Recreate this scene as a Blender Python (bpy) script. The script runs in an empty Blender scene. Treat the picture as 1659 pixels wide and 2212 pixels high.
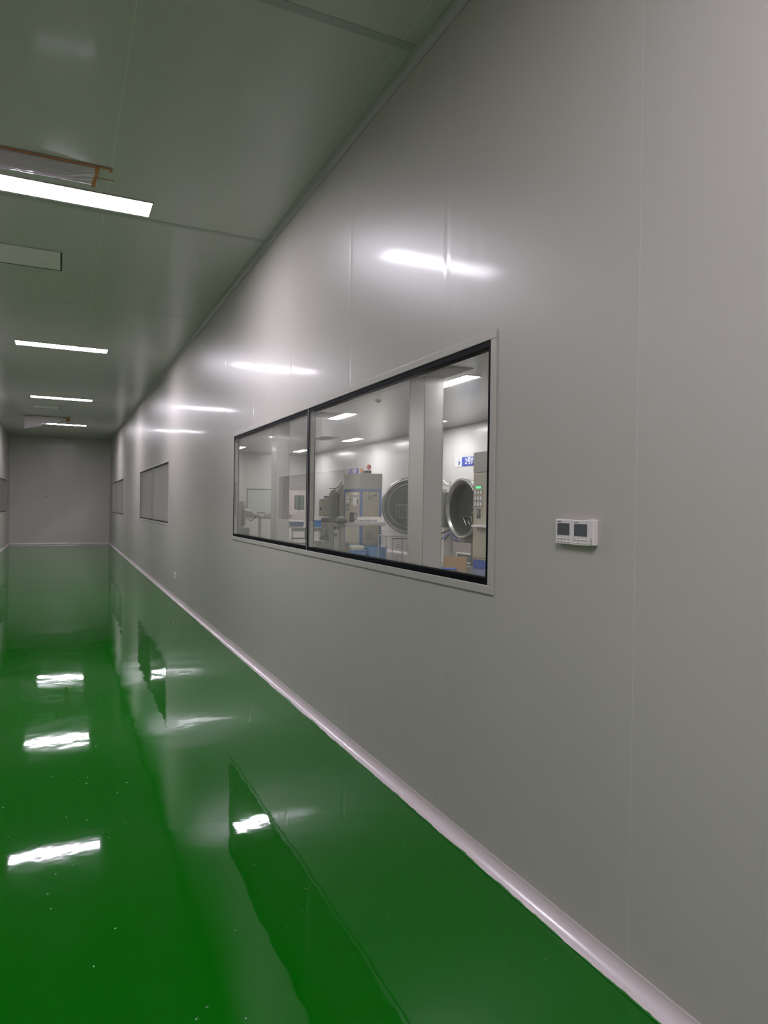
import bpy, bmesh, math, random
from mathutils import Vector, Matrix
C = bpy.context.scene
COL = C.collection
PI = math.pi
random.seed(7)

# ------------------------------------------------------------------ camera, world, exposure
W = 1.557      # right wall face
L = -1.553     # left wall face
H = 3.623      # ceiling
EY = 25.75     # end wall
BY = -6.2      # corridor end behind the camera
RX = 9.65      # far wall of the furnace room
RE = 28.4      # end wall of the furnace room
RB = -3.0
TH = 0.05      # sandwich panel thickness

cam_d = bpy.data.cameras.new('camera'); cam = bpy.data.objects.new('camera', cam_d); COL.objects.link(cam)
yaw, pitch, roll = math.radians(25.192), math.radians(-0.402), math.radians(0.837)
f = Vector((math.sin(yaw)*math.cos(pitch), math.cos(yaw)*math.cos(pitch), math.sin(pitch)))
r = Vector((math.cos(yaw), -math.sin(yaw), 0)); u = r.cross(f)
r2 = r*math.cos(roll)+u*math.sin(roll); u2 = -r*math.sin(roll)+u*math.cos(roll)
m = Matrix((r2, u2, -f)).transposed().to_4x4(); m.translation = Vector((0, 0, 1.416)); cam.matrix_world = m
cam_d.sensor_fit = 'VERTICAL'; cam_d.sensor_height = 36; cam_d.sensor_width = 27
cam_d.lens = 1484.9/2212*36; cam_d.clip_start = .05
C.camera = cam
w = bpy.data.worlds.new('world'); C.world = w; w.use_nodes = True
w.node_tree.nodes['Background'].inputs[0].default_value = (0, 0, 0, 1)
C.view_settings.view_transform = 'Standard'; C.view_settings.look = 'None'
C.view_settings.gamma = 1; C.view_settings.use_curve_mapping = False
C.view_settings.exposure = 1.4
LAMP = 30.0        # corridor lamp diffusers
LAMPR = 25.0       # furnace room lamp diffusers

# ------------------------------------------------------------------ materials
MATS = {}
def nd(nt, t, **k):
    n = nt.nodes.new(t)
    for a, b in k.items(): setattr(n, a, b)
    return n
def mat(name, col, rough=.5, metal=0, spec=.5, coat=0, coat_r=.1, emit=None, es=0):
    if name in MATS: return MATS[name]
    mt = bpy.data.materials.new(name); mt.use_nodes = True
    b = mt.node_tree.nodes['Principled BSDF']
    b.inputs['Base Color'].default_value = (*col, 1); b.inputs['Roughness'].default_value = rough
    b.inputs['Metallic'].default_value = metal; b.inputs['Specular IOR Level'].default_value = spec
    b.inputs['Coat Weight'].default_value = coat; b.inputs['Coat Roughness'].default_value = coat_r
    if emit: b.inputs['Emission Color'].default_value = (*emit, 1); b.inputs['Emission Strength'].default_value = es
    MATS[name] = mt
    return mt
def math_(nt, op, a, b=None, c=None):
    n = nd(nt, 'ShaderNodeMath', operation=op)
    for i, v in enumerate((a, b, c)):
        if v is None: continue
        if isinstance(v, (int, float)): n.inputs[i].default_value = v
        else: nt.links.new(v, n.inputs[i])
    return n.outputs[0]
def steel_panel(name, col, axis, first, pitch, seam_col, seam_w=.004, rough=.38, coat=.11, coat_r=.10, wave=.0006, axis2=None, amp=.6, tilt=9.0):
    """painted steel sandwich panel: joint lines every <pitch> metres, faint long waves in the sheet"""
    mt = mat(name, col, rough, 0, .42, coat, coat_r); nt = mt.node_tree; b = nt.nodes['Principled BSDF']
    g = nd(nt, 'ShaderNodeNewGeometry'); s = nd(nt, 'ShaderNodeSeparateXYZ'); nt.links.new(g.outputs['Position'], s.inputs[0])
    def seam(ax, fst, pt, wd):
        q = math_(nt, 'ADD', s.outputs[ax], -fst+pt*50)
        q = math_(nt, 'DIVIDE', q, pt); q = math_(nt, 'FRACT', q)
        q = math_(nt, 'SUBTRACT', q, .5); q = math_(nt, 'ABSOLUTE', q)
        q = math_(nt, 'SUBTRACT', .5, q); q = math_(nt, 'MULTIPLY', q, pt)
        return q            # distance to nearest seam
    d = seam(axis, first, pitch, seam_w)
    msk = math_(nt, 'LESS_THAN', d, seam_w/2)
    nz = nd(nt, 'ShaderNodeTexNoise'); nz.inputs['Scale'].default_value = 1.0; nz.inputs['Detail'].default_value = 2
    mp = nd(nt, 'ShaderNodeMapping'); nt.links.new(g.outputs['Position'], mp.inputs[0]); nt.links.new(mp.outputs[0], nz.inputs[0])
    mp.inputs['Scale'].default_value = (1.3, 1.3, .12) if axis2 is None else (.9, .5, 1)
    # slight colour unevenness of the coil coating
    mx = nd(nt, 'ShaderNodeMix', data_type='RGBA')
    mx.inputs[6].default_value = (*[c*.965 for c in col], 1); mx.inputs[7].default_value = (*[min(1, c*1.03) for c in col], 1)
    nt.links.new(nz.outputs[0], mx.inputs[0])
    m2 = nd(nt, 'ShaderNodeMix', data_type='RGBA'); nt.links.new(msk, m2.inputs[0]); nt.links.new(mx.outputs[2], m2.inputs[6]); m2.inputs[7].default_value = (*seam_col, 1)
    nt.links.new(m2.outputs[2], b.inputs['Base Color'])
    # height: gentle waves + rolled shoulder at each joint
    sh = math_(nt, 'DIVIDE', d, .03); sh = math_(nt, 'MINIMUM', sh, 1); sh = math_(nt, 'MULTIPLY', sh, amp)
    hgt = math_(nt, 'MULTIPLY_ADD', nz.outputs[0], 1.0/.0006*wave, sh)
    # every panel hangs a touch differently
    q = math_(nt, 'DIVIDE', math_(nt, 'ADD', s.outputs[axis], -first+pitch*50), pitch)
    wn = nd(nt, 'ShaderNodeTexWhiteNoise', noise_dimensions='1D'); nt.links.new(math_(nt, 'FLOOR', q), wn.inputs['W'])
    sc = nd(nt, 'ShaderNodeSeparateColor'); nt.links.new(wn.outputs['Color'], sc.inputs[0])
    up = s.outputs[2] if axis2 is None else s.outputs[1-axis]
    ty = math_(nt, 'MULTIPLY', math_(nt, 'SUBTRACT', sc.outputs[0], .5), math_(nt, 'MULTIPLY', s.outputs[axis], tilt))
    tz = math_(nt, 'MULTIPLY', math_(nt, 'SUBTRACT', sc.outputs[1], .5), math_(nt, 'MULTIPLY', up, tilt))
    hgt = math_(nt, 'ADD', hgt, math_(nt, 'ADD', ty, tz))
    bp = nd(nt, 'ShaderNodeBump'); bp.inputs['Strength'].default_value = 1; bp.inputs['Distance'].default_value = .0016
    nt.links.new(hgt, bp.inputs['Height']); nt.links.new(bp.outputs[0], b.inputs['Normal']); nt.links.new(bp.outputs[0], b.inputs['Coat Normal'])
    return mt
WALLC = (.465, .446, .405)
m_wall = steel_panel('wall_steel', WALLC, 1, 1.541, 1.144, (.55, .52, .50), .003)
m_wallx = steel_panel('wall_steel_x', WALLC, 0, -1.0, 1.144, (.40, .38, .36), .003)
m_ceil = steel_panel('ceiling_steel', (.56, .55, .515), 0, .28, 1.16, (.66, .69, .63), .0045, .34, .35, .09, .0004, 1, .15)
m_room = steel_panel('room_wall_steel', (.56, .54, .53), 1, 1.0, 1.144, (.6, .6, .58), .004, .3)
m_rceil = steel_panel('room_ceiling_steel', (.46, .455, .44), 0, 2.2, 1.16, (.4, .4, .38), .005, .26, .3, .12, .0004, 1, .15)
m_alu = mat('painted_aluminium', (.46, .44, .40), .42, 0, .5)
m_alu2 = mat('bright_joint', (.75, .75, .75), .3, .7)
m_black = mat('black_border', (.004, .005, .008), .5, 0, .04)
m_cove = mat('white_pvc', (.60, .53, .54), .28, 0, .5, .3, .15)
m_white = mat('white_plastic', (.72, .68, .66), .4)
m_lamp = mat('lamp_diffuser', (.9, .9, .9), .5, emit=(1.0, .94, 1.06), es=LAMP)
m_lampr = mat('lamp_diffuser_room', (.9, .9, .9), .5, emit=(1.0, .96, 1.0), es=LAMPR)
m_steel = mat('stainless', (.50, .49, .47), .25, 1)
m_steel2 = mat('stainless_brushed', (.50, .48, .46), .42, .9)
m_dark = mat('dark_interior', (.035, .042, .042), .35)
m_beige = mat('beige_enamel', (.35, .32, .25), .45)
m_beige2 = mat('beige_door', (.39, .355, .285), .45)
m_blue = mat('blue_trim', (.10, .16, .40), .45)
m_bluebase = mat('blue_base', (.07, .12, .42), .4)
m_bin = mat('blue_plastic', (.03, .22, .62), .35)
m_bin2 = mat('pale_blue_plastic', (.12, .25, .48), .4)
m_grey = mat('machine_grey', (.21, .21, .19), .5)
m_grey2 = mat('machine_grey_light', (.30, .285, .255), .5)
m_dk = mat('dark_grey', (.07, .07, .075), .5)
m_card = mat('cardboard', (.38, .26, .15), .8)
m_screen = mat('lcd_screen', (.10, .105, .11), .2)
m_text = mat('print_dark', (.05, .05, .05), .6)
m_printw = mat('print_white', (.85, .85, .85), .5)
m_signb = mat('sign_blue', (.03, .06, .38), .4)
m_tape = mat('orange_tape', (.55, .20, .07), .5)
m_tapey = mat('yellow_tape', (.45, .33, .05), .5)
m_green = mat('green_led', (.02, .2, .05), .3, emit=(.05, 1, .15), es=1.6)
m_orange = mat('orange_lens', (.85, .33, .03), .3)
m_red = mat('red_lens', (.7, .05, .05), .3)
m_ptrim = mat('ceiling_joint_strip', (.40, .41, .38), .4)
m_panel = mat('access_panel', (.80, .76, .72), .45)

def floor_mat(name, col, wav, specks=True, rough=.035, spec=.31):
    mt = mat(name, col, rough, 0, .5, 0); nt = mt.node_tree; b = nt.nodes['Principled BSDF']; b.inputs['Specular IOR Level'].default_value = spec
    g = nd(nt, 'ShaderNodeNewGeometry')
    n1 = nd(nt, 'ShaderNodeTexNoise'); n1.inputs['Scale'].default_value = 1.5; n1.inputs['Detail'].default_value = 1.5; nt.links.new(g.outputs['Position'], n1.inputs[0])
    n2 = nd(nt, 'ShaderNodeTexNoise'); n2.inputs['Scale'].default_value = 9; n2.inputs['Detail'].default_value = 2; nt.links.new(g.outputs['Position'], n2.inputs[0])
    h = math_(nt, 'MULTIPLY_ADD', n2.outputs[0], .08, n1.outputs[0])
    if specks:
        v = nd(nt, 'ShaderNodeTexVoronoi'); v.inputs['Scale'].default_value = 14; nt.links.new(g.outputs['Position'], v.inputs[0])
        sp = math_(nt, 'SUBTRACT', .08, v.outputs['Distance']); sp = math_(nt, 'MAXIMUM', sp, 0)
        sc = nd(nt, 'ShaderNodeSeparateColor'); nt.links.new(v.outputs['Color'], sc.inputs[0])
        sp = math_(nt, 'MULTIPLY', sp, math_(nt, 'GREATER_THAN', sc.outputs[0], .4))
        h = math_(nt, 'MULTIPLY_ADD', sp, 4.2, h)
    bp = nd(nt, 'ShaderNodeBump'); bp.inputs['Strength'].default_value = 1; bp.inputs['Distance'].default_value = wav
    nt.links.new(h, bp.inputs['Height']); nt.links.new(bp.outputs[0], b.inputs['Normal'])
    return mt
m_floor = floor_mat('green_epoxy', (.0001, .115, .0006), .0045)
m_rfloor = floor_mat('grey_epoxy', (.20, .185, .175), .002, False, .12)

# cove with the green floor paint run up unevenly over its foot
def cove_mat(name, ax_foot, foot_pos, sgn, ax_run):
    mt = mat(name, (.60, .53, .54), .28, 0, .5, .3, .15); nt = mt.node_tree; b = nt.nodes['Principled BSDF']
    g = nd(nt, 'ShaderNodeNewGeometry'); s = nd(nt, 'ShaderNodeSeparateXYZ'); nt.links.new(g.outputs['Position'], s.inputs[0])
    n = nd(nt, 'ShaderNodeTexNoise', noise_dimensions='1D'); n.inputs['Scale'].default_value = 3.2; n.inputs['Detail'].default_value = 5; n.inputs['Roughness'].default_value = .62
    nt.links.new(s.outputs[ax_run], n.inputs['W'])
    d = math_(nt, 'SUBTRACT', s.outputs[ax_foot], foot_pos); d = math_(nt, 'MULTIPLY', d, sgn)   # distance inwards from the foot
    lim = math_(nt, 'MULTIPLY_ADD', n.outputs[0], .028, -.008)
    k = math_(nt, 'LESS_THAN', d, lim)
    mx = nd(nt, 'ShaderNodeMix', data_type='RGBA'); nt.links.new(k, mx.inputs[0]); mx.inputs[6].default_value = (.60, .53, .54, 1); mx.inputs[7].default_value = (.0003, .13, .001, 1)
    nt.links.new(mx.outputs[2], b.inputs['Base Color'])
    return mt
CR = .052
m_cove_r = cove_mat('cove_right', 0, W-CR, 1, 1)
m_cove_l = cove_mat('cove_left', 0, L+CR, -1, 1)
m_cove_e = cove_mat('cove_end', 1, EY-CR, 1, 0)

def glass_mat(name, tint, f0=.034):
    mt = bpy.data.materials.new(name); mt.use_nodes = True; nt = mt.node_tree; nt.nodes.clear()
    out = nd(nt, 'ShaderNodeOutputMaterial'); tr = nd(nt, 'ShaderNodeBsdfTransparent'); gl = nd(nt, 'ShaderNodeBsdfGlossy')
    tr.inputs[0].default_value = (*tint, 1); gl.inputs[0].default_value = (1, 1, 1, 1); gl.inputs['Roughness'].default_value = .0
    g = nd(nt, 'ShaderNodeNewGeometry'); dt = nd(nt, 'ShaderNodeVectorMath', operation='DOT_PRODUCT')
    nt.links.new(g.outputs['Incoming'], dt.inputs[0]); nt.links.new(g.outputs['Normal'], dt.inputs[1])
    a = math_(nt, 'ABSOLUTE', dt.outputs['Value']); a = math_(nt, 'SUBTRACT', 1, a); a = math_(nt, 'POWER', a, 5)
    fr = math_(nt, 'MULTIPLY_ADD', a, .75, f0)
    mx = nd(nt, 'ShaderNodeMixShader'); nt.links.new(fr, mx.inputs[0]); nt.links.new(tr.outputs[0], mx.inputs[1]); nt.links.new(gl.outputs[0], mx.inputs[2])
    nt.links.new(mx.outputs[0], out.inputs[0]); return mt
m_glass = glass_mat('window_glass', (.97, .98, .97))

# translucent sheet plastic
m_poly = mat('poly_sheet', (.88, .82, .86), .28, 0, .5)
b = m_poly.node_tree.nodes['Principled BSDF']; b.inputs['Alpha'].default_value = .9
nt = m_poly.node_tree; tl = nd(nt, 'ShaderNodeBsdfTranslucent'); tl.inputs[0].default_value = (.88, .80, .86, 1)
mx = nd(nt, 'ShaderNodeMixShader'); mx.inputs[0].default_value = .4; ou = nt.nodes['Material Output']
nt.links.new(b.outputs[0], mx.inputs[1]); nt.links.new(tl.outputs[0], mx.inputs[2]); nt.links.new(mx.outputs[0], ou.inputs[0])

# ------------------------------------------------------------------ mesh helpers
class MB:
    def __init__(s): s.bm = bmesh.new()
    def box(s, x0, x1, y0, y1, z0, z1, bev=0):
        x0, x1 = min(x0, x1), max(x0, x1); y0, y1 = min(y0, y1), max(y0, y1); z0, z1 = min(z0, z1), max(z0, z1)
        v = [s.bm.verts.new(p) for p in ((x0,y0,z0),(x1,y0,z0),(x1,y1,z0),(x0,y1,z0),(x0,y0,z1),(x1,y0,z1),(x1,y1,z1),(x0,y1,z1))]
        fs = [s.bm.faces.new([v[i] for i in q]) for q in ((3,2,1,0),(4,5,6,7),(0,1,5,4),(1,2,6,5),(2,3,7,6),(3,0,4,7))]
        if bev:
            es = list({e for q in fs for e in q.edges})
            bmesh.ops.bevel(s.bm, geom=es, offset=bev, segments=2, affect='EDGES', profile=.5)
        return s
    def prism(s, pts, axis, a, b):
        """extrude a 2D outline along axis (0,1,2) from a to b; pts are the other two coordinates in order"""
        def P(p, t):
            q = list(p); q.insert(axis, t); return q
        va = [s.bm.verts.new(P(p, a)) for p in pts]; vb = [s.bm.verts.new(P(p, b)) for p in pts]
        n = len(pts); s.bm.faces.new(va); s.bm.faces.new(vb[::-1])
        for i in range(n): s.bm.faces.new((va[i], vb[i], vb[(i+1)%n], va[(i+1)%n]))
        bmesh.ops.recalc_face_normals(s.bm, faces=s.bm.faces[:]); return s
    def tube(s, p0, p1, r0, r1=None, seg=16):
        r1 = r0 if r1 is None else r1; p0 = Vector(p0); p1 = Vector(p1); d = (p1-p0).normalized()
        a = d.orthogonal().normalized(); b2 = d.cross(a)
        A = [s.bm.verts.new(p0+(a*math.cos(t)+b2*math.sin(t))*r0) for t in [2*PI*i/seg for i in range(seg)]]
        B = [s.bm.verts.new(p1+(a*math.cos(t)+b2*math.sin(t))*r1) for t in [2*PI*i/seg for i in range(seg)]]
        s.bm.faces.new(A[::-1]); s.bm.faces.new(B)
        for i in range(seg): s.bm.faces.new((A[i], A[(i+1)%seg], B[(i+1)%seg], B[i]))
        return s
    def path(s, pts, rad, seg=10):
        for a, b2 in zip(pts, pts[1:]): s.tube(a, b2, rad, seg=seg)
        return s
    def lathe(s, prof, seg=64, axis='Y'):
        """prof: list of (radius, t); revolve about the local Y axis (or Z)"""
        rings = []
        for rr, t in prof:
            if rr < 1e-6:
                rings.append([s.bm.verts.new((0, t, 0) if axis == 'Y' else (0, 0, t))])
            else:
                rings.append([s.bm.verts.new((rr*math.cos(q), t, rr*math.sin(q)) if axis == 'Y' else (rr*math.cos(q), rr*math.sin(q), t)) for q in [2*PI*i/seg for i in range(seg)]])
        for A, B in zip(rings, rings[1:]):
            for i in range(seg):
                j = (i+1) % seg
                if len(A) == 1 and len(B) == 1: break
                if len(A) == 1: s.bm.faces.new((A[0], B[i], B[j]))
                elif len(B) == 1: s.bm.faces.new((A[i], B[0], A[j]))
                else: s.bm.faces.new((A[i], B[i], B[j], A[j]))
        bmesh.ops.recalc_face_normals(s.bm, faces=s.bm.faces[:]); return s
    def shift(s, v):
        bmesh.ops.translate(s.bm, verts=s.bm.verts[:], vec=v); return s
    def build(s, name, mt, parent=None, smooth=False, label=None, kind=None):
        me = bpy.data.meshes.new(name); s.bm.to_mesh(me); s.bm.free(); me.materials.append(mt)
        if smooth:
            for p in me.polygons: p.use_smooth = True
            try: me.set_sharp_from_angle(angle=math.radians(38))
            except Exception: pass
        o = bpy.data.objects.new(name, me); COL.objects.link(o)
        if parent: o.parent = parent
        if label: o['label'] = label
        if kind: o['kind'] = kind
        return o
def tag(o, label, cat=None, group=None, kind=None):
    o['label'] = label
    if cat: o['category'] = cat
    if group: o['group'] = group
    if kind: o['kind'] = kind
    return o
def thing(name, label, cat, loc=(0, 0, 0), rz=0, group=None, kind=None):
    o = bpy.data.objects.new(name, None); COL.objects.link(o); o.empty_display_size = .1
    o.location = loc; o.rotation_euler = (0, 0, rz)
    return tag(o, label, cat, group, kind)
def children(o): return [c for c in COL.objects if c.parent == o]
def copy_tree(o, parent=None):
    kids = children(o)
    c = o.copy(); COL.objects.link(c); c.parent = parent
    for k in kids: copy_tree(k, c)
    return c
def text_mesh(name, body, size, mt, parent, loc, rot=(PI/2, 0, 0), depth=.002, ax='CENTER', sx=1, off=0):
    cu = bpy.data.curves.new(name, 'FONT'); cu.body = body; cu.size = size; cu.extrude = depth; cu.align_x = ax; cu.align_y = 'CENTER'; cu.offset = off
    t = bpy.data.objects.new(name, cu); COL.objects.link(t)
    bpy.context.view_layer.update()
    dg = bpy.context.evaluated_depsgraph_get()
    me = bpy.data.meshes.new_from_object(t.evaluated_get(dg)); bpy.data.objects.remove(t)
    me.materials.clear(); me.materials.append(mt)
    o = bpy.data.objects.new(name, me); COL.objects.link(o); o.parent = parent; o.location = loc; o.rotation_euler = rot; o.scale = (sx, 1, 1)
    return o

# ------------------------------------------------------------------ the setting
WINS = [(2.28, 6.87, 4.57), (11.37, 15.80, 13.60), (20.12, 24.68, 22.42)]
WZ0, WZ1 = 1.072, 2.13
FR = .036     # visible frame width
def wall_with_windows(name, x0, x1, y0, y1, mt, label):
    b = MB(); c = y0
    for a, e, _ in WINS:
        a2, e2 = a+FR, e-FR
        b.box(x0, x1, c, a2, 0, H); b.box(x0, x1, a2, e2, 0, WZ0+FR); b.box(x0, x1, a2, e2, WZ1-FR, H); c = e2
    b.box(x0, x1, c, y1, 0, H)
    return tag(b.build(name, mt), label, kind='structure')
wall_with_windows('wall_right', W, W+TH, BY, RE, m_wall, 'long grey painted steel panel wall with viewing windows on the right')
wall_with_windows('wall_left', L-TH, L, BY, RE, m_wall, 'grey painted steel panel wall along the left side of the corridor')
tag(MB().box(L, W, EY, EY+TH, 0, H).build('wall_end', m_wallx), 'plain grey wall closing the far end of the corridor', kind='structure')
tag(MB().box(L, W, BY-TH, BY, 0, H).build('wall_back', m_wallx), 'grey wall behind the camera', kind='structure')
tag(MB().box(L-TH, W+TH/2, BY-TH, EY+TH, -.1, 0).build('floor', m_floor), 'glossy dark green epoxy corridor floor', kind='structure')
tag(MB().box(L-TH, W+TH/2, BY-TH, EY+TH, H, H+.08).build('ceiling', m_ceil), 'grey green steel panel corridor ceiling', kind='structure')
# furnace room shell
tag(MB().box(W+TH/2, RX+TH, RB-TH, RE+TH, -.1, 0).build('floor_room', m_rfloor), 'grey epoxy floor of the furnace room', kind='structure')
tag(MB().box(W+TH/2, RX+TH, RB-TH, RE+TH, H, H+.08).build('ceiling_room', m_rceil), 'grey panel ceiling of the furnace room', kind='structure')
tag(MB().box(RX, RX+TH, RB, RE, 0, H).build('wall_room_far', m_room), 'pale panel wall behind the furnaces', kind='structure')
m_roomx = steel_panel('room_wall_steel_x', (.50, .475, .46), 0, 2.0, 1.144, (.5, .5, .5), .004, .3)
tag(MB().box(W+TH, RX+TH, RE, RE+TH, 0, H).build('wall_room_end', m_roomx), 'pale end wall of the furnace room with a door', kind='structure')
tag(MB().box(W+TH, RX+TH, RB-TH, RB, 0, H).build('wall_room_back', m_roomx), 'near end wall of the furnace room', kind='structure')
# unlit room on the left, seen only as a dim window pane and in reflections
m_dim = mat('dim_room', (.45, .44, .42), .5)
tag(MB().box(L-4.5, L-TH, BY-TH, RE, -.1, 0).build('floor_left_room', m_rfloor), 'floor of the unlit room on the left', kind='structure')
tag(MB().box(L-4.5, L-TH, BY-TH, RE, H, H+.08).build('ceiling_left_room', m_dim), 'ceiling of the unlit room on the left', kind='structure')
tag(MB().box(L-4.5-TH, L-4.5, BY-TH, RE, 0, H).build('wall_left_room', m_dim), 'far wall of the unlit room on the left', kind='structure')
tag(MB().box(L-4.5, L-TH, BY-TH, BY, 0, H).box(L-4.5, L-TH, RE, RE+TH, 0, H).build('wall_left_room_ends', m_dim), 'end walls of the unlit room on the left', kind='structure')
# coves: concave quarter profiles
def cove(name, mt, label, run, a, b, corner, dirs, R=CR, seg=10):
    """run axis (0 x, 1 y); corner=(c, z); dirs=(sign away from wall, sign away from floor/ceiling)"""
    c0, z0 = corner; sx, sz = dirs
    pts = [(c0, z0), (c0+sx*R, z0)]
    # lip, arc and top lip
    for i in range(seg+1):
        t = PI/2*i/seg
        pts.append((c0+sx*(R-(R-.003)*math.sin(t)) , z0+sz*(R-(R-.003)*math.cos(t))))
    pts.append((c0, z0+sz*R))
    o = MB().prism(pts, run, a, b).build(name, mt, smooth=True)
    return tag(o, label, kind='structure')
cove('baseboard_right', m_cove_r, 'pinkish white curved skirting along the right wall', 1, BY, EY, (W, 0), (-1, 1))
cove('baseboard_left', m_cove_l, 'pinkish white curved skirting along the left wall', 1, BY, EY, (L, 0), (1, 1))
cove('baseboard_end', m_cove_e, 'curved skirting along the end wall', 0, L+CR, W-CR, (EY, 0), (-1, 1))
m_covec = mat('ceiling_cove', (.42, .40, .39), .3, 0, .5, .2, .15)
cove('trim_1', m_covec, 'grey curved trim between right wall and ceiling', 1, BY, EY, (W, H), (-1, -1), .042)
cove('trim_2', m_covec, 'grey curved trim between left wall and ceiling', 1, BY, EY, (L, H), (1, -1), .042)
cove('trim_3', m_covec, 'grey curved trim between end wall and ceiling', 0, L+.042, W-.042, (EY, H), (-1, -1), .042)
cove('trim_4', m_covec, 'vertical corner trim stands behind', 2, 0.0, H, (W, EY), (-1, -1), .035)
cove('trim_5', m_covec, 'vertical corner trim at the far left corner', 2, 0.0, H, (L, EY), (1, -1), .035)
C.objects['trim_4']['label'] = 'vertical corner trim at the far right corner'
y = 2.955-2.7*3; n = 6
while y < 25:
    hw, dp = (.026, .003) if y < 6 else (.006, .001)
    tag(MB().box(L+.042, W-.042, y-hw, y+hw, H-dp, H+.002, .0005).build('trim_%d' % n, m_ptrim), 'flat joint strip across the corridor ceiling', kind='structure'); y += 2.7; n += 1
# room skirting
cove('baseboard_room', m_cove, 'white curved skirting of the furnace room', 1, RB, RE, (RX, 0), (-1, 1), .06)
cove('baseboard_room_end', m_cove, 'white curved skirting below the room end wall', 0, W+TH, RX-.06, (RE, 0), (-1, 1), .06)

def window(nm, side, y0, y1, ym, label):
    t = tag(bpy.data.objects.new(nm, None), label, kind='structure'); COL.objects.link(t)
    S = 1 if side > 0 else -1; X = W if side > 0 else L
    t.location = (X, (y0+y1)/2, 0)
    def bx(b, x0, x1, a, c, z0, z1, bev=0): b.box(S*x0, S*x1, a-(y0+y1)/2, c-(y0+y1)/2, z0, z1, bev)
    for (xa, xb, nme) in ((-.006, .003, 'window_frame'), (TH-.003, TH+.006, 'window_frame')):
        b = MB(); F2 = FR
        bx(b, xa, xb, y0, y1, WZ1-F2, WZ1, .003); bx(b, xa, xb, y0, y1, WZ0, WZ0+F2, .003)
        bx(b, xa, xb, y0, y0+F2, WZ0+F2, WZ1-F2, .0015); bx(b, xa, xb, y1-F2, y1, WZ0+F2, WZ1-F2, .0015)
        b.build(nme, m_alu, t)
    ia, ib, za, zb = y0+FR, y1-FR, WZ0+FR, WZ1-FR
    BW = .026 if nm == 'window_1' else .018
    for (p, q) in ((ia, ym-.003), (ym+.003, ib)):
        for (xg, xb) in ((.001, -.001), (TH-.006, TH-.008)):
            b = MB(); bx(b, xg, xg+.005 if xg < .02 else xg+.005, p+.0005, q-.0005, za+.0005, zb-.0005); b.build('glass_pane', m_glass, t)
            b = MB(); x2 = xb+.0015
            bx(b, xb, x2, p, q, za, za+BW); bx(b, xb, x2, p, q, zb-BW, zb)
            bx(b, xb, x2, p, p+BW*.8, za+BW, zb-BW); bx(b, xb, x2, q-BW*.8, q, za+BW, zb-BW)
            b.build('black_border', m_black, t)
    b = MB(); bx(b, -.002, TH+.002, ym-.003, ym+.003, za, zb); b.build('joint_strip', m_alu2, t)
    b = MB(); bx(b, .010, TH-.010, ym-.022, ym-.003, za, zb); bx(b, .010, TH-.010, ym+.003, ym+.022, za, zb); b.build('mullion', m_alu, t)
    return t
window('window_1', 1, *WINS[0], 'near double glazed window with black borders looking into the furnace room')
window('window_2', 1, *WINS[1], 'second window along the right wall')
window('window_3', 1, *WINS[2], 'third window at the far end of the right wall')
window('window_4', -1, *WINS[2], 'window at the far end of the left wall')
window('window_5', -1, *WINS[1], 'middle window of the left wall, seen in reflections')
window('window_6', -1, *WINS[0], 'near window of the left wall, outside the view')

# ------------------------------------------------------------------ corridor lamps
def make_lamp(dmat, lx, ly, label, group):
    t = thing('ceiling_lamp', label, 'ceiling lamp', (0, 0, H), 0, group)
    b = MB(); e = .008
    b.box(-lx/2-e, lx/2+e, -ly/2-e, -ly/2, -.010, 0); b.box(-lx/2-e, lx/2+e, ly/2, ly/2+e, -.010, 0)
    b.box(-lx/2-e, -lx/2, -ly/2, ly/2, -.010, 0); b.box(lx/2, lx/2+e, -ly/2, ly/2, -.010, 0)
    b.build('lamp_frame', m_alu, t)
    MB().box(-lx/2, lx/2, -ly/2, ly/2, -.009, -.003).build('diffuser', dmat, t)
    return t
G1 = 'flat panel lamps along the corridor ceiling'
l0 = make_lamp(m_lamp, 1.17, .255, 'nearest and largest glowing lamp, cut by the left picture edge', G1); l0.location = (0, 5.435, H)
for k, lb in ((1, 'second glowing lamp along the corridor ceiling'), (2, 'third glowing lamp, just before the hanging plastic sheet'), (3, 'farthest lamp, partly hidden behind the hanging plastic sheet'), (-1, 'corridor lamp overhead, outside the picture'), (-2, 'corridor lamp overhead, outside the picture')):
    c = copy_tree(l0); c.location = (0 if k < 3 else .05, 5.435+5.335*k, H); c['label'] = lb
# furnace room lamps
G2 = 'flat panel lamps in the furnace room'
r0_ = make_lamp(m_lampr, .27, 1.2, 'room lamp seen at top right of the near window, right of the column', G2); r0_.location = (6.18, 10.33, H)
LB = {(6.18, 1): 'upper room lamp left of the near column', (8.68, 2): 'lower room lamp left of the near column, further back', (8.68, 3): 'room lamp just left of the window mullion', (6.18, 3): 'room lamp at the far left end of the near window'}
for X in (3.68, 6.18, 8.68):
    for k in (-2, -1, 0, 1, 2, 3):
        if X == 6.18 and k == 0: continue
        c = copy_tree(r0_); c.location = (X, 10.33+5.335*k, H); c['label'] = LB.get((X, k), 'furnace room lamp hidden behind a column or outside the window view')

# ------------------------------------------------------------------ corridor ceiling fittings
def access_panel(loc, label):
    t = thing('access_panel', label, 'ceiling panel', loc, 0, 'framed panels in the corridor ceiling')
    MB().box(-.285, .285, -.27, .27, -.004, 0).build('frame', m_ptrim, t)
    MB().box(-.265, .265, -.25, .25, -.009, -.003, .001).build('panel', m_panel, t)
    MB().box(-.268, .276, .25, .266, -.0095, -.0035).box(.265, .276, -.25, .266, -.0095, -.0035).build('gap', m_black, t, label='dark open gap')
    return t
access_panel((-.29, 6.98, H), 'grey framed ceiling panel with a dark gap, beyond the nearest lamp')
ap = access_panel((-.33, 17.75, H), 'grey ceiling panel with a dark gap, beyond the third lamp')

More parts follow.
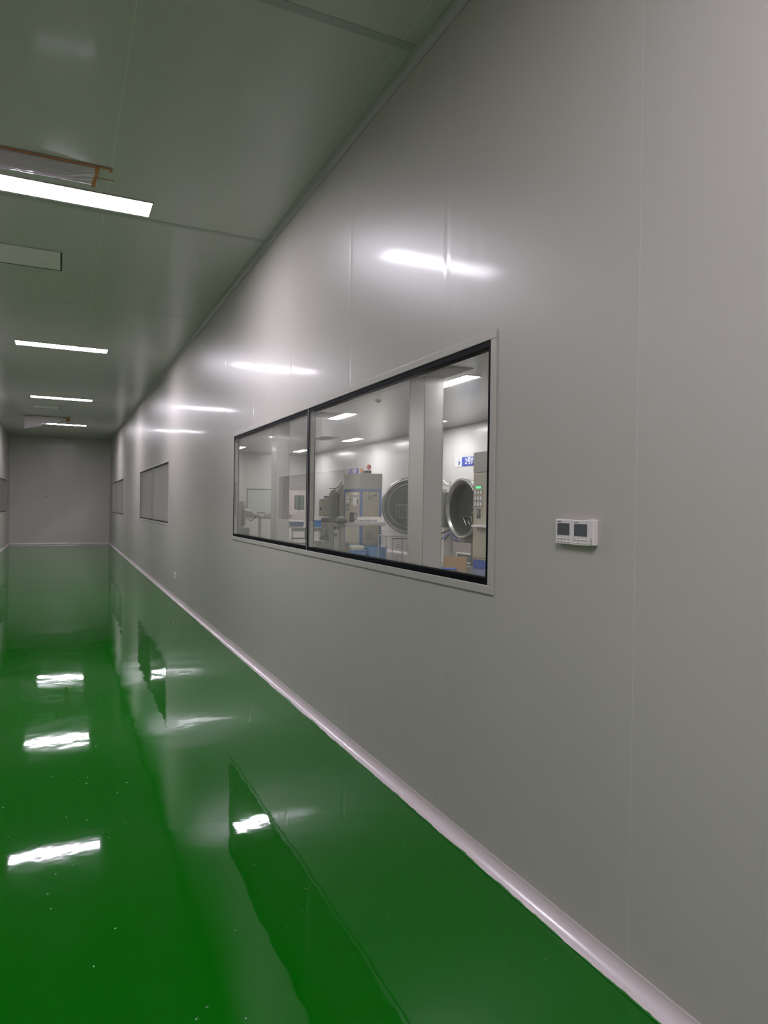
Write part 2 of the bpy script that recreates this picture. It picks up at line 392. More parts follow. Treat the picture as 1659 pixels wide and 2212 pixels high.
def sheet(name, fn, nu, nv, mt, parent, th=.001):
    b = MB(); g = [[b.bm.verts.new(fn(i/nu, j/nv)) for j in range(nv+1)] for i in range(nu+1)]
    for i in range(nu):
        for j in range(nv): b.bm.faces.new((g[i][j], g[i+1][j], g[i+1][j+1], g[i][j+1]))
    o = b.build(name, mt, parent, smooth=True)
    md = o.modifiers.new('s', 'SOLIDIFY'); md.thickness = th
    return o
t = thing('ceiling_vent', 'ceiling vent sealed with plastic sheet and orange tape, above nearest lamp', 'ceiling vent', (-.42, 5.05, H), 0, 'plastic covered ceiling vents')
MB().box(-.62, .60, -.155, .155, -.006, 0).build('vent_plate', m_ptrim, t)
def fn(a, b):
    x = -.62+1.24*a; y = -.135+.27*b
    e = min(1, (1-a)*7)
    sag = (.035+.075*(1-a))*(math.sin(PI/2*b/.25) if b < .25 else 1-(b-.25)/.75)*e
    fold = .010*math.sin(b*22+a*7.0)+.008*math.sin(b*41-a*11)+.004*math.sin(a*31+b*19)
    return (x, y, -.010-sag-fold*e*math.sin(PI*min(1,b)))
sheet('plastic_sheet', fn, 60, 30, m_poly, t)
def strip(b, p, q, wd, z=-.008):
    p = Vector((*p, z)); q = Vector((*q, z)); d = (q-p).normalized(); n_ = Vector((-d.y, d.x, 0))*wd/2
    vs = [p+n_, p-n_, q-n_, q+n_]
    lo = [b.bm.verts.new(v) for v in vs]; hi = [b.bm.verts.new(v+Vector((0, 0, .0015))) for v in vs]
    b.bm.faces.new(lo); b.bm.faces.new(hi[::-1])
    for i in range(4): b.bm.faces.new((lo[i], hi[i], hi[(i+1)%4], lo[(i+1)%4]))
    bmesh.ops.recalc_face_normals(b.bm, faces=b.bm.faces[:])
b = MB(); strip(b, (-.62, -.15), (.70, -.15), .022); b.build('tape', m_tape, t)
b = MB(); strip(b, (.615, -.15), (.60, .16), .026, -.014); b.build('tape', m_tape, t)
b = MB(); strip(b, (.61, .03), (.73, .02), .010, -.003); b.build('tape', m_tape, t)
b = MB(); strip(b, (.70, -.15), (.70, -.10), .018, -.004); b.build('tape', m_tape, t)

t = thing('ceiling_vent', 'ceiling vent with loose white sheet hanging down, near the farthest lamp', 'ceiling vent', (-.35, 19.9, H), 0, 'plastic covered ceiling vents')
MB().box(-.55, .5, -.3, .3, -.006, 0).build('vent_plate', m_ptrim, t)
def fn2(a, b):
    x = -.52+.98*a; dr = .34*(1-.86*a)
    return (x-.0*b, -.25+.12*b+.02*math.sin(a*9), -.012-dr*b-.012*math.sin(a*14+b*3))
sheet('plastic_sheet', fn2, 30, 10, m_poly, t)
b = MB(); strip(b, (-.54, -.26), (.5, -.26), .04, -.010); b.build('tape', m_tapey, t)
b = MB(); strip(b, (.53, -.55), (.53, .2), .03, -.009); b.build('tape', m_tapey, t)
MB().box(.46, .54, -.02, .06, -.075, -.008, .008).build('tape_tail', m_tape, t)

# ------------------------------------------------------------------ wall controllers
def thermostat(loc, wd, label, side):
    t = thing('thermostat', label, 'thermostat', loc, -PI/2, 'wall controllers beside the near window')
    h = .083; MB().box(-wd/2, wd/2, -.0, .0, -h/2, h/2) if 0 else None
    fw = wd-(.022 if side else 0)           # width of the front plate
    x0 = -wd/2
    MB().box(x0+.002, x0+fw-.002, -.012, 0, -h/2+.002, h/2-.002, .0015).build('back_box', m_white, t)
    MB().box(x0, x0+fw, -.017, -.011, -h/2, h/2, .002).build('front_plate', m_white, t)
    MB().box(x0+.0105, x0+fw-.0105, -.0175, -.0165, -.011, .0285).build('screen', m_screen, t)
    MB().box(x0+.009, x0+fw-.009, -.0172, -.0165, -.0125, .030).build('screen_bezel', m_alu, t)
    px = fw/4.35
    for rr in range(2):
        for cc in range(4):
            cx = x0+fw*.5+(cc-1.5)*px*.93; cz = -.0215-rr*.011
            MB().box(cx-.0042, cx+.0042, -.0195, -.0165, cz-.0013, cz+.0013, .0006).build('button', m_printw, t)
            b = MB(); b.box(cx-.002, cx+.0015, -.01725, -.0168, cz+.003, cz+.0048); b.build('icon', m_dk, t)
            b = MB(); b.box(cx-.0035, cx+.0035, -.01725, -.0168, cz-.0036, cz-.0024); b.build('icon', m_dk, t)
    b = MB(); xx = x0+.011
    for wdt in (.0022, .0012, .0026, .0022, .0018, .0024, .0018): 
        b.box(xx, xx+wdt, -.01735, -.0168, .0325, .0355); xx += wdt+.0006
    b.build('lettering', m_text, t)
    if side:
        MB().box(x0+fw-.002, wd/2, -.020, 0, -h/2+.002, h/2+.003, .0025).build('side_housing', m_white, t)
        b = MB()
        for k in range(6): b.box(wd/2-.0125, wd/2-.0055, -.0203, -.0197, -h/2+.005+k*.0032, -h/2+.0063+k*.0032)
        b.build('side_vent', m_dk, t)
    return t
thermostat((W, 1.846, 1.342), .082, 'left of the two white wall controllers with dark screen', False)
thermostat((W, 1.750, 1.341), .104, 'right white wall controller with dark screen and slotted side housing', True)

t = thing('wall_socket', 'small white socket plate low on the right wall below second window', 'socket', (W, 10.58, .355), -PI/2)
MB().box(-.06, .06, -.012, 0, -.043, .043, .003).build('plate', m_white, t)
MB().box(-.02, -.016, -.0135, -.011, -.012, .004).build('slot', m_dk, t); MB().box(.016, .02, -.0135, -.011, -.012, .004).build('slot', m_dk, t)
t = thing('wall_button', 'small round white cap on the far end wall', 'wall cap', (-.44, EY, 1.65), 0)
MB().lathe([(0, -.03), (.05, -.03), (.058, -.02), (.06, 0), (0, 0)], 24).build('cap', m_alu, t, True)
MB().lathe([(0, -.036), (.018, -.036), (.02, -.029), (0, -.029)], 16).build('centre', m_white, t, True)

# ------------------------------------------------------------------ furnace room: columns
def column(loc, label):
    t = thing('support_column', label, 'column', loc, 0, 'panel clad columns in the furnace room')
    MB().box(-.178, .178, -.02, .53, 0, H, .006).build('cladding', mat('column_steel', (.42, .405, .39), .33, 0, .5, .2, .12), t)
    b = MB(); b.box(-.184, -.165, -.023, -.02, 0, H); b.box(.165, .184, -.023, -.02, 0, H); b.box(-.184, -.178, -.023, .0, 0, H); b.box(.178, .184, -.023, .0, 0, H)
    b.box(-.184, -.178, .51, .533, 0, H); b.build('corner_trim', m_alu, t)
    MB().box(-.2, .2, -.04, .55, 0, .06, .008).build('base_cove', m_cove, t)
    return t
column((5.672, 10.16, 0), 'wide pale column in the near window, right of the middle')
column((5.675, 18.84, 0), 'pale column behind the left pane of the near window')

# signs on the far wall
def sign(loc, txt, label):
    t = thing('wall_sign', label, 'sign', loc, -PI/2, 'blue and white furnace number signs')
    MB().box(0, .32, -.012, 0, -.12, .12, .002).build('logo_plate', m_printw, t)
    MB().box(.32, 1.15, -.012, 0, -.12, .12, .002).build('name_plate', m_signb, t)
    b = MB(); b.lathe([(.078, -.016), (.096, -.016), (.096, -.011), (.078, -.011), (.078, -.016)], 40).shift((.16, 0, 0)); b.build('logo_ring', mat('logo_grey', (.25, .27, .25), .5), t)
    b = MB(); vs = [(.16, -.03)]+[(.16+.07*math.cos(a), -.03+.07*math.sin(a)) for a in [PI*.5-(i/10)*PI*.95 for i in range(11)]]
    b.prism([(x, z) for x, z in vs], 1, -.0155, -.0118); b.build('logo_segment', m_signb, t)
    text_mesh('lettering', txt, .20, m_printw, t, (.735, -.0135, .0), off=.004)
    return t
sign((RX, 16.0, 2.65), '2号炉', 'blue sign with white lettering and logo above the round furnace')
sign((RX, 23.85, 2.68), '1号炉', 'blue sign partly hidden behind the tall twin cabinet')

# ------------------------------------------------------------------ vacuum furnace with swung-open door
t = thing('vacuum_furnace', 'round stainless furnace with dark open chamber, left of the right cabinet', 'furnace', (9.3, 15.05, 1.41), -PI/2)
R = .77
MB().lathe([(R-.10, .0), (R-.05, -.05), (R, -.05), (R, .10), (R-.03, .12), (R-.03, .34), (0, .34), (0, .30), (R-.10, .30), (R-.10, 0)], 72).build('chamber_ring', m_steel, t, True)
MB().lathe([(R-.055, -.056), (R-.04, -.062), (R-.025, -.056), (R-.025, -.048), (R-.055, -.048), (R-.055, -.056)], 72).build('seal_ring', m_steel2, t, True)
MB().lathe([(R-.105, .0), (R-.105, .28), (0, .28), (0, .275), (R-.115, .275), (R-.135, .0), (R-.105, .0)], 64).build('chamber_lining', m_dark, t, True)
for k in range(3):
    for q in range(2): MB().box(.12+q*.10, .17+q*.10, .20, .24, .02-k*.13, .06-k*.13).build('heater_clip', m_steel, t)
MB().box(-.35, .45, .1, .25, -.22, -.20).build('rack_shelf', m_dk, t)
b = MB(); b.tube((-.2, .16, -.25), (-.05, .16, -.45), .018); b.tube((.02, .16, -.3), (.1, .16, -.42), .012); b.build('hearth_bars', m_steel, t, True)
MB().box(-.42, .45, -.02, .30, -1.41, -.86, .01).build('base_cabinet', mat('base_brown', (.33, .30, .27), .5), t)
b = MB(); b.box(-.2, .45, -.035, -.02, -1.16, -1.12); b.box(-.2, .45, -.035, -.02, -1.38, -1.35); b.box(-.22, -.19, -.035, -.02, -1.38, -1.12); b.build('grille_frame', m_white, t)
MB().box(-.19, .45, -.028, -.018, -1.35, -1.16).build('grille', mat('grille_grey', (.13, .15, .15), .5), t)
b = MB(); b.tube((-R*.72, -.06, R*.72+.05), (-R*1.2, -.16, R*.85), .018); b.tube((-R*.70, -.06, R*.74), (-R*1.15, -.12, R*1.0), .014); b.tube((-R*.78, -.02, R*.64), (-R*.78, -.02, R*.92), .02); b.build('upper_pipe', m_steel2, t, True)
b = MB(); b.tube((-R*.75, -.06, -R*.75), (-R*1.3, -.1, -R*.9), .02); b.tube((-R*.75, -.05, -R*.9), (-R*1.2, -.05, -R*1.2), .014); b.build('lower_pipe', m_dk, t, True)
b = MB(); b.path([(-R*.60, -.1, -R*.82), (-R*1.0, -.14, -R*1.05), (-R*1.45, -.16, -R*1.38)], .016); b.path([(-R*.60, -.1, -R*.82), (-R*.3, -.1, -R*1.0), (0, -.1, -R*1.06)], .012); b.build('blue_hose', m_blue, t, True, label='blue hose')
# open door on its hinge arm, turned so that its inner side faces the corridor
dr = bpy.data.objects.new('furnace_door', None); COL.objects.link(dr); dr.parent = t
M = Matrix.Translation((8.86, 17.15, 1.46)) @ Matrix.Rotation(-math.radians(30), 4, 'Z')
t_m = Matrix.Translation(t.location) @ Matrix.Rotation(-PI/2, 4, 'Z')
dr.matrix_parent_inverse = t_m.inverted(); dr.matrix_basis = M
dr['label'] = 'open round furnace door with polished rim, turned towards the window'
R = .80
MB().lathe([(R-.075, -.06), (R-.02, -.06), (R, -.045), (R, .02), (R-.02, .03), (R-.05, .14), (R*.7, .24), (R*.35, .30), (0, .32), (0, .29), (R*.7, .1), (R-.075, -.0), (R-.075, -.06)], 80).build('door_shell', m_steel, dr, True)
MB().lathe([(R-.05, -.066), (R-.03, -.066), (R-.03, -.058), (R-.05, -.058), (R-.05, -.066)], 80).build('seal_groove', m_dk, dr, True)
MB().lathe([(R-.07, -.04), (R-.235, -.012), (R-.235, .0), (R-.07, .0), (R-.07, -.04)], 80).build('dark_ring', m_dark, dr, True)
MB().lathe([(R-.205, -.07), (R-.188, -.07), (R-.188, .01), (R-.205, .01), (R-.205, -.07)], 80).build('shield_rim', m_steel, dr, True)
MB().lathe([(0, -.03), (R-.225, -.03), (R-.225, -.02), (0, -.02)], 64).build('heat_shield', m_dark, dr, True)
b = MB()
for k in range(9): b.tube((-.36+k*.07, -.045, -.32), (-.36+k*.07, -.045, .02), .0055, seg=8)
b.tube((-.4, -.045, .03), (.3, -.045, .03), .006, seg=8); b.tube((-.4, -.045, -.33), (.3, -.045, -.33), .006, seg=8)
b.build('shield_bars', mat('bar_grey', (.2, .22, .22), .4), dr, True)
b = MB(); b.box(.55, 1.05, .02, .12, .38, .46); b.box(.55, 1.05, .02, .12, -.46, -.38); b.box(.98, 1.10, .0, .14, -.55, .55, .02); b.build('hinge_arm', m_steel2, dr)

pc = MB().box(-1.28, -.81, -.12, .32, -.51, .43, .01).build('pump_cabinet', m_grey, t, label='grey green cabinet beside the round chamber')
MB().box(-1.26, -.83, -.124, -.118, -.48, .39).build('door', mat('tank_green', (.16, .18, .17), .45), pc)
MB().box(-1.23, -.81, -.08, .3, -1.41, -.51).build('stand', m_white, pc)
MB().box(-1.21, -1.13, 0, .2, .43, .52).build('fitting', m_steel2, pc)

# ------------------------------------------------------------------ right control cabinet
t = thing('control_cabinet', 'tall beige control cabinet with blue base at the right window edge', 'control cabinet', (8.9, 13.93, 0), -PI/2)
MB().box(0, 1.0, 0, .55, .21, 2.26, .006).build('body', m_beige2, t)
MB().box(.01, 1.0, .01, .54, 0, .21, .004).build('plinth', m_bluebase, t, label='blue plinth')
MB().box(-.01, 1.01, .0, .55, 2.27, 2.75, .004).build('top_box', mat('dull_steel', (.30, .285, .27), .4, .8), t, label='stainless top box')
MB().box(.03, .97, -.018, 0, .26, 2.22, .004).build('door', m_beige2, t)
hd = MB().box(-.04, .02, -.07, -.05, 1.19, 1.22, .004).box(.0, .018, -.055, 0, 1.1, 1.23).build('handle', m_steel, t)
for r_ in range(3):
    for c_ in range(3):
        x = .09+c_*.115; z = 1.74-r_*.14
        k = MB().box(x, x+.10, -.03, -.016, z, z+.115, .004).build('meter', m_grey, t)
        MB().box(x+.012, x+.085, -.034, -.029, z+.015, z+.10).build('meter_face', m_white, k)
b = MB(); b.box(.155, .375, -.026, -.017, 1.885, 1.94); b.build('display', m_dk, t)
b = MB()
for k in range(3): b.box(.165+k*.07, .22+k*.07, -.030, -.026, 1.89, 1.935)
b.build('digits', m_green, t, label='glowing green digits')
k = MB().box(.20, .35, -.03, -.017, 1.18, 1.41, .004).build('switch_box', m_dk, t)
MB().box(.245, .29, -.04, -.029, 1.28, 1.38, .004).build('switch', m_grey2, k)
tag(MB().prism([(-.14, 13.72), (-.005, 13.78), (-.005, 12.95), (-.16, 12.95)], 2, 0, .012).shift((8.88, 0, 1.02)).build('paper_pad', m_printw), 'white paper pad on a ledge of the right cabinet', 'paper')
MB().box(.17, .9, -.16, -.016, .985, 1.018, .003).build('ledge', m_white, t)

# ------------------------------------------------------------------ twin control cabinet on the left
t = thing('twin_cabinet', 'tall beige cabinet with blue trim and control panel, left of column', 'control cabinet', (8.1, 18.88, 0), 0)
# local: x to the room wall, y away; left side face (x=0) carries the controls
MB().box(.02, .68, .02, 1.30, .27, 1.90, .004).build('body', m_beige, t)
MB().box(-.02, .70, -.02, 1.31, 1.95, 2.42, .006).build('top_box', m_grey2, t)
MB().box(.01, .69, .01, 1.31, 0, .27, .004).build('plinth', m_bin2, t, label='blue plinth')
b = MB()
b.box(-.004, .694, -.004, 1.314, 1.895, 1.95)
for (x, yy) in ((-.004, -.004), (.634, -.004), (-.004, 1.254)): b.box(x, x+.06, yy, yy+.06, .27, 1.9)
b.build('blue_trim', m_blue, t, label='blue corner trim')
d1 = MB().box(.07, .62, .006, .02, .32, 1.87, .003).build('door', m_beige, t)
MB().box(.24, .40, -.002, .008, 1.62, 1.76, .003).build('badge', m_grey, d1)
MB().box(.43, .53, .0, .008, 1.74, 1.78).build('badge', m_dk, d1)
MB().box(.20, .42, .0, .008, .42, .68).build('louvre', mat('louvre', (.27, .25, .22), .6), d1)
d2 = MB().box(.004, .02, .08, 1.24, .95, 1.87, .003).build('control_door', m_beige2, t)
d3 = MB().box(.004, .02, .08, 1.24, .32, .92, .003).build('lower_door', m_beige2, t)
b = MB()
for q in range(2):
    for k in range(3): b.box(-.004, .006, .86+k*.1, .93+k*.1, 1.66-q*.11, 1.73-q*.11)
b.build('meters', m_white, d2)
MB().box(-.006, .006, .80, .84, 1.55, 1.73).build('meter_edge', m_dk, d2)
b = MB(); b.box(-.003, .006, .82, 1.18, 1.42, 1.49); b.box(-.003, .006, .82, 1.18, 1.30, 1.37); b.build('switch_row', m_grey, d2)
k = MB().box(-.004, .006, .18, .60, 1.47, 1.68).build('screen_panel', m_white, d2)
MB().box(-.008, -.003, .18, .27, 1.48, 1.65).build('screen', m_dk, k)
MB().box(-.003, .006, .2, .62, 1.785, 1.84).build('name_plate', m_white, d2)
b = MB()
for z in (1.225, 1.28, 1.335, 1.385): b.box(-.003, .006, .2, .6, z, z+.016)
b.build('indicator_rows', mat('brown_lines', (.2, .15, .13), .5), d2)
# beacons on top
def beacon(loc, mt, label, h, pole):
    t = thing('warning_beacon', label, 'warning light', loc, 0, 'warning lights on the twin cabinet')
    MB().lathe([(0, 0), (.05, 0), (.05, .02), (.015, .025), (.015, pole), (0, pole)], 20, 'Z').build('base', m_dk, t, True)
    MB().lathe([(0, pole), (.06, pole), (.066, pole+h*.6), (.045, pole+h*.95), (0, pole+h)], 24, 'Z').build('lens', mt, t, True)
beacon((8.40, 19.55, 2.42), m_orange, 'orange warning light on top of the twin cabinet', .12, .07)
beacon((8.5, 19.20, 2.42), m_red, 'red warning light on a stalk above the twin cabinet', .14, .15)
t = thing('junction_box', 'small dark box on top of the twin cabinet', 'box', (8.45, 19.35, 2.42), 0)
MB().box(-.05, .15, -.12, .10, .03, .11, .008).build('housing', m_dk, t); MB().tube((.05, 0, 0), (.05, 0, .04), .02).build('foot', m_dk, t)

# wall vents and trolley below the open door
for (yy, z0, z1, wd, lb) in ((20.57, .15, .70, .40, 'taller white louvred vent low on the far wall'), (19.42, .10, .40, .32, 'smaller white louvred vent behind the steel stand')):
    t = thing('wall_vent', lb, 'vent', (RX, yy, 0), -PI/2, 'louvred vents in the far wall')
    MB().box(-wd/2, wd/2, -.012, 0, z0, z1, .003).build('frame', m_white, t)
    b = MB(); z = z0+.04
    while z < z1-.04: b.box(-wd/2+.04, wd/2-.04, -.016, -.011, z, z+.02); z += .05
    b.build('slots', m_grey, t)
t = thing('steel_stand', 'small stainless stand below the open furnace door', 'stand', (8.1, 16.4, 0), 0)
for (x, yy) in ((-.30, 0), (-.13, 0), (.42, 0), (-.30, .5), (.42, .5)): MB().tube((x, yy, 0), (x, yy, .63), .018).build('leg', m_steel2, t, True)
MB().box(-.33, .45, -.03, .53, .63, .67, .004).build('top', m_steel2, t)
MB().box(-.13, .45, -.04, -.02, .57, .6).build('rail', m_dk, t)

# bins before the twin cabinet
def bin_(loc, sx, sy, sz, mt, label, rz=0, g='plastic bins in the furnace room', name='plastic_bin', cat='bin'):
    t = thing(name, label, cat, loc, rz, g)
    b = MB(); e = .012; k = .9
    def ring(s, z): return [(-sx/2*s, -sy/2*s, z), (sx/2*s, -sy/2*s, z), (sx/2*s, sy/2*s, z), (-sx/2*s, sy/2*s, z)]
    rr = [ring(k, 0), ring(1, sz), ring(.93, sz), ring(.84, .02)]
    vs = [[b.bm.verts.new(p) for p in q] for q in rr]
    b.bm.faces.new(vs[0][::-1]); b.bm.faces.new(vs[3])
    for A, B in zip(vs, vs[1:]):
        for i in range(4): b.bm.faces.new((A[i], A[(i+1)%4], B[(i+1)%4], B[i]))
    b.build('bin_body', mt, t)
    b = MB(); b.box(-sx/2-.012, sx/2+.012, -sy/2-.012, -sy/2+.01, sz-.03, sz); b.box(-sx/2-.012, sx/2+.012, sy/2-.01, sy/2+.012, sz-.03, sz)
    b.box(-sx/2-.012, -sx/2+.01, -sy/2, sy/2, sz-.03, sz); b.box(sx/2-.01, sx/2+.012, -sy/2, sy/2, sz-.03, sz); b.build('rim', mt, t)
    return t
bin_((8.22, 18.05, 0), .58, .42, .26, m_bin2, 'pale blue bin on the floor before the twin cabinet, right one')
bin_((7.60, 18.1, 0), .54, .42, .2, m_bin2, 'blue bin on the floor carrying a beige sack, left one')
o = MB().box(-.2, .22, -.15, .15, 0, .14, .05).shift((7.64, 18.1, .17)).build('sack', mat('sack_beige', (.42, .40, .32), .7), smooth=True); tag(o, 'beige sack lying in the left floor bin', 'sack')

# ------------------------------------------------------------------ workshop machine with side bench in mid room
t = thing('polishing_machine', 'grey stepped machine with boxes and side bench, right of mullion', 'machine', (5.7, 15.0, 0), 0)
MB().box(0, .30, .53, .87, 1.18, 1.56, .006).build('control_box', m_beige, t)
MB().tube((-.03, .68, 1.36), (0, .68, 1.36), .03).build('knob', m_dk, t, True)
MB().box(0, .34, 0.03, .52, 1.17, 1.64, .006).build('gear_housing', m_grey2, t)
MB().box(-.01, .34, .05, .50, 1.64, 1.665).build('lid', m_dk, t)
MB().box(-.01, .30, .6, .8, 1.56, 1.585).build('lid', m_dk, t)
MB().box(-.06, .07, -.30, .0, .2, 1.73, .008).build('tall_body', m_grey, t)
MB().box(.07, .19, -.32, .0, .2, 1.70, .008).build('side_body', m_grey2, t)
MB().prism([(.0, 1.70), (.0, 1.73), (.10, 1.86), (.16, 1.93), (.19, 1.93), (.19, 1.70)], 1, -.28, -.05).build('hood', m_grey2, t)
b = MB(); b.path([(-.02, -.2, 1.74), (-.02, -.2, 1.80), (.10, -.2, 1.88), (.18, -.2, 2.0)], .014); b.path([(-.1, -.1, 1.83), (.08, -.1, 1.84)], .012); b.build('top_linkage', mat('brown_rod', (.28, .20, .17), .5), t)
MB().box(-.05, .03, -.2, -.05, 1.73, 1.79, .01).build('top_block', m_grey, t)
MB().box(.02, .28, .05, .75, .60, 1.14, .02).build('drive_box', mat('mech_dark', (.13, .13, .125), .5), t)
MB().tube((-.03, .42, .80), (.03, .42, .80), .09).build('pulley', m_grey, t, True); MB().tube((-.04, .2, .70), (.03, .2, .70), .05).build('pulley', m_grey, t, True); MB().tube((-.04, .6, .72), (.03, .6, .72), .05).build('pulley', m_steel2, t, True)
MB().tube((-.04, .1, .98), (.03, .1, .98), .035).build('yellow_knob', mat('yellow', (.6, .45, .05), .4), t, True)
MB().box(-.05, .38, -.2, .95, 0, .58, .01).build('base', m_grey, t)
MB().tube((-.06, -.86, 1.09), (.05, -.86, 1.09), .11, .04, 24).tube((-.20, -.86, 1.12), (-.06, -.86, 1.09), .07, .11, 24).build('horn', m_grey, t, True)
MB().box(-.05, .94, -1.0, -.62, 1.0, 1.075, .01).build('bench_top', mat('bench_grey', (.33, .33, .335), .4), t)
MB().box(-.11, -.06, -.95, -.90, 0, 1.02).build('bench_leg', m_grey, t)
MB().box(-.11, -.06, -.68, -.63, 0, 1.02).build('bench_leg', m_grey, t)
MB().box(-.12, .0, -.95, -.3, .98, 1.03).build('link_beam', m_grey, t)
MB().box(-.20, -.12, -.80, -.70, .30, .90, .01).build('white_guard', mat('guard_grey', (.40, .37, .36), .5), t)
MB().box(-.21, -.17, -.82, -.72, .75, .82).build('guard_plate', m_dk, t)
t = thing('parts_tray', 'long white tray on the machine bench', 'tray', (6.27, 14.23, 1.076), 0)
b = MB(); b.box(-.36, .36, -.13, -.11, .0, .115); b.box(-.38, .36, .11, .13, 0, .115); b.box(-.38, -.36, -.11, .11, 0, .115); b.box(.34, .36, -.11, .11, 0, .115); b.box(-.36, .34, -.11, .11, 0, .012); b.build('tray_body', m_white, t)
b = MB()
for k in range(14):
    x = -.3+k*.035+random.uniform(-.01, .01); b.box(x, x+.03, -.136, -.13, .015, .03+random.random()*.03)
b.build('smudges', m_grey, t)
t = thing('jug', 'dark grey jug with handle on the machine bench', 'jug', (5.835, 14.065, 1.076), 0)
MB().lathe([(0, 0), (.058, 0), (.062, .02), (.055, .19), (.048, .22), (.040, .22), (.04, .03), (0, .03)], 28, 'Z').build('body', m_dk, t, True)
MB().path([(.05, 0, .20), (.10, 0, .19), (.115, 0, .13), (.10, 0, .06), (.055, 0, .035)], .012).build('handle', m_dk, t, True)

# ------------------------------------------------------------------ tables with blue bins near the door
t = thing('work_table', 'steel work table with a blue bin, seen by the window mullion', 'table', (6.95, 20.9, 0), 0)
MB().box(-.43, .75, -.28, .3, .72, .755, .004).build('table_top', m_steel2, t)
MB().box(-.43, .75, -.30, -.275, .62, .72).build('apron', m_grey, t)
for (x, yy) in ((-.40, -.25), (.70, -.25), (-.40, .25), (.70, .25)): MB().box(x, x+.045, yy, yy+.045, 0, .72).build('leg', m_steel2, t)
b = MB(); b.box(.02, .05, -.26, -.23, .42, .62); b.box(.16, .19, -.26, -.23, .40, .62); b.box(-.42, .19, -.26, -.23, .38, .42); b.build('under_frame', m_dk, t)
MB().box(-.4, .72, .25, .27, .2, .23).build('cross_bar', m_dk, t)
bin_((6.76, 20.9, .755), .40, .36, .16, mat('grey_blue_bin', (.10, .16, .30), .45), 'dull blue bin on the table left of the mullion')
bin_((7.42, 20.9, .755), .42, .36, .2, m_bin, 'bright blue bin on the table right of the mullion')

# door_1 and framed window on the room end wall
t = thing('door_1', 'pale door with small vision panel in the room end wall', None, (9.24, RE, 0), 0, kind='structure')
MB().box(-.40, .37, -.03, 0, .02, 2.08, .004).build('door_leaf', mat('door_pink', (.74, .68, .64), .45), t)
MB().box(-.15, .28, -.036, -.029, 1.26, 1.87).build('vision_frame', m_dk, t)
MB().box(-.12, .055, -.04, -.035, 1.29, 1.84).box(.08, .25, -.04, -.035, 1.29, 1.84).build('vision_glass', mat('vision_pane', (.28, .32, .29), .1), t)
MB().box(-.37, -.22, -.09, -.075, .99, 1.01).box(-.37, -.34, -.08, -.03, .9, 1.05).build('door_handle', m_steel2, t)
b = MB(); b.box(-.44, -.40, -.036, 0, 0, 2.12); b.box(.37, .41, -.036, 0, 0, 2.12); b.box(-.44, .41, -.036, 0, 2.08, 2.12); b.build('door_frame', m_alu, t)
t = thing('window_7', 'framed pane in the end wall of the furnace room', None, (7.6, RE, 1.6), 0, kind='structure')
MB().box(-.55, .55, -.02, 0, -.48, .48).build('pane', mat('pane_green', (.40, .43, .39), .12), t)
b = MB(); b.box(-.58, .58, -.03, 0, .465, .51); b.box(-.58, .58, -.03, 0, -.51, -.465); b.box(-.58, -.55, -.03, 0, -.48, .48); b.box(.55, .58, -.03, 0, -.48, .48); b.build('frame', m_dk, t)

# ------------------------------------------------------------------ machine at the left end of the near window
t = thing('lathe_machine', 'beige grey machine with long arm at the left end of the near window', 'machine', (5.9, 23.0, 0), 0)
MB().box(-.05, .06, 1.5, 2.15, 0, 1.55, .01).build('head_column', m_grey2, t)
MB().box(.0, .10, 1.42, 1.5, .7, 1.42, .004).build('side_plate', m_grey, t)
MB().prism([(-.2, 1.00), (.1, .97), (1.42, .97), (1.42, 1.30), (.9, 1.22), (.1, 1.20), (-.1, 1.14)], 0, 0, .14).build('arm', mat('arm_brown', (.30, .26, .22), .5), t)
b = MB(); b.path([(.05, -.1, 1.0), (.03, -.3, 1.10), (.05, -.5, 1.02), (.02, -.7, 1.12), (.05, -.95, 1.02)], .045); b.path([(.0, .8, .96), (0, .3, .86), (0, -.1, .96)], .018); b.build('linkage', m_grey, t, True)
MB().box(0, .2, -2.3, -.5, .99, 1.065, .006).build('bench_bar', m_grey, t)
MB().box(.03, .15, -1.7, -1.2, 1.065, 1.2, .04).build('cover', m_grey2, t)
for yy in (-2.25, -.6): MB().box(.05, .13, yy, yy+.08, 0, .99).build('leg', m_grey2, t)
t = thing('parts_box', 'low grey box beside the machine at the left window end', 'box', (5.8, 23.1, 0), 0)
MB().box(-.1, .02, .0, 1.35, 0, .62, .02).build('body', m_grey, t); MB().box(-.11, .03, -.02, 1.37, .62, .65, .005).build('lid', m_grey, t)

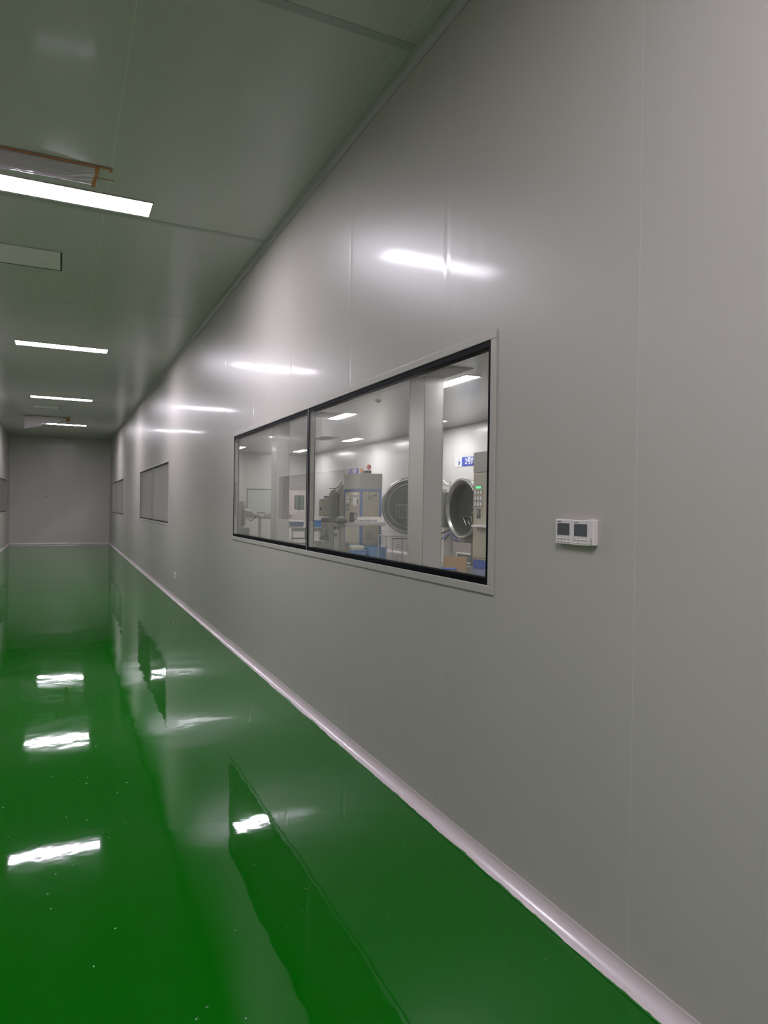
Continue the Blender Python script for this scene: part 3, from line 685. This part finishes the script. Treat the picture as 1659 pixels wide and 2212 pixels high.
# ------------------------------------------------------------------ floor clutter by the furnace
t = thing('cardboard_box', 'open brown cardboard box on the room floor before the furnace', 'box', (8.35, 13.95, 0), math.radians(-35))
b = MB(); b.box(-.2, .34, -.15, -.14, 0, .27); b.box(-.2, .34, .14, .15, 0, .27); b.box(-.2, -.19, -.14, .14, 0, .27); b.box(.33, .34, -.14, .14, 0, .27); b.box(-.19, .33, -.14, .14, 0, .01); b.build('box_body', m_card, t)
for k, (x, dy, lb) in enumerate(((7.75, 13.5, 'nearer blue rod lying on the room floor'), (7.62, 13.85, 'farther blue rod lying on the room floor'))):
    t = thing('floor_rod', lb, 'rod', (x, dy, .03), 0, 'blue rods on the furnace room floor')
    MB().tube((-.15, .2, 0), (.42, 0, 0), .024).build('rod', m_bluebase, t, True); MB().tube((.42, 0, 0), (.45, -.01, 0), .028).build('end_cap', m_dk, t, True)

# ------------------------------------------------------------------ furnace room ceiling fittings
def diffuser(loc, sx, sy, label):
    t = thing('air_diffuser', label, 'ceiling vent', loc, 0, 'square air diffusers in the furnace room ceiling')
    MB().box(-sx/2, sx/2, -sy/2, sy/2, -.012, 0, .003).build('frame', m_grey2, t)
    MB().box(-sx/2+.03, sx/2-.03, -sy/2+.03, sy/2-.03, -.016, -.01).build('perforated_plate', mat('perf', (.22, .22, .22), .5), t)
diffuser((5.64, 9.66, H), .44, .88, 'dark ceiling diffuser at top of the near column')
diffuser((7.75, 21.1, H), .5, 1.2, 'dark ceiling diffuser just right of the mullion')
diffuser((5.75, 15.7, H), .5, .9, 'dark plate imitating a smudged ceiling reflection near the upper left room lamp')  # no real diffuser: dark plate added to imitate smudged ceiling reflections
t = thing('smoke_detector', 'small round detector on the room ceiling left of column', 'smoke detector', (5.9, 12.9, H), 0)
MB().lathe([(0, -.05), (.04, -.05), (.06, -.03), (.065, 0), (0, 0)], 24, 'Z').build('body', m_grey2, t, True); MB().lathe([(0, -.058), (.02, -.055), (.02, -.049), (0, -.049)], 16, 'Z').build('sensor', m_dk, t, True)
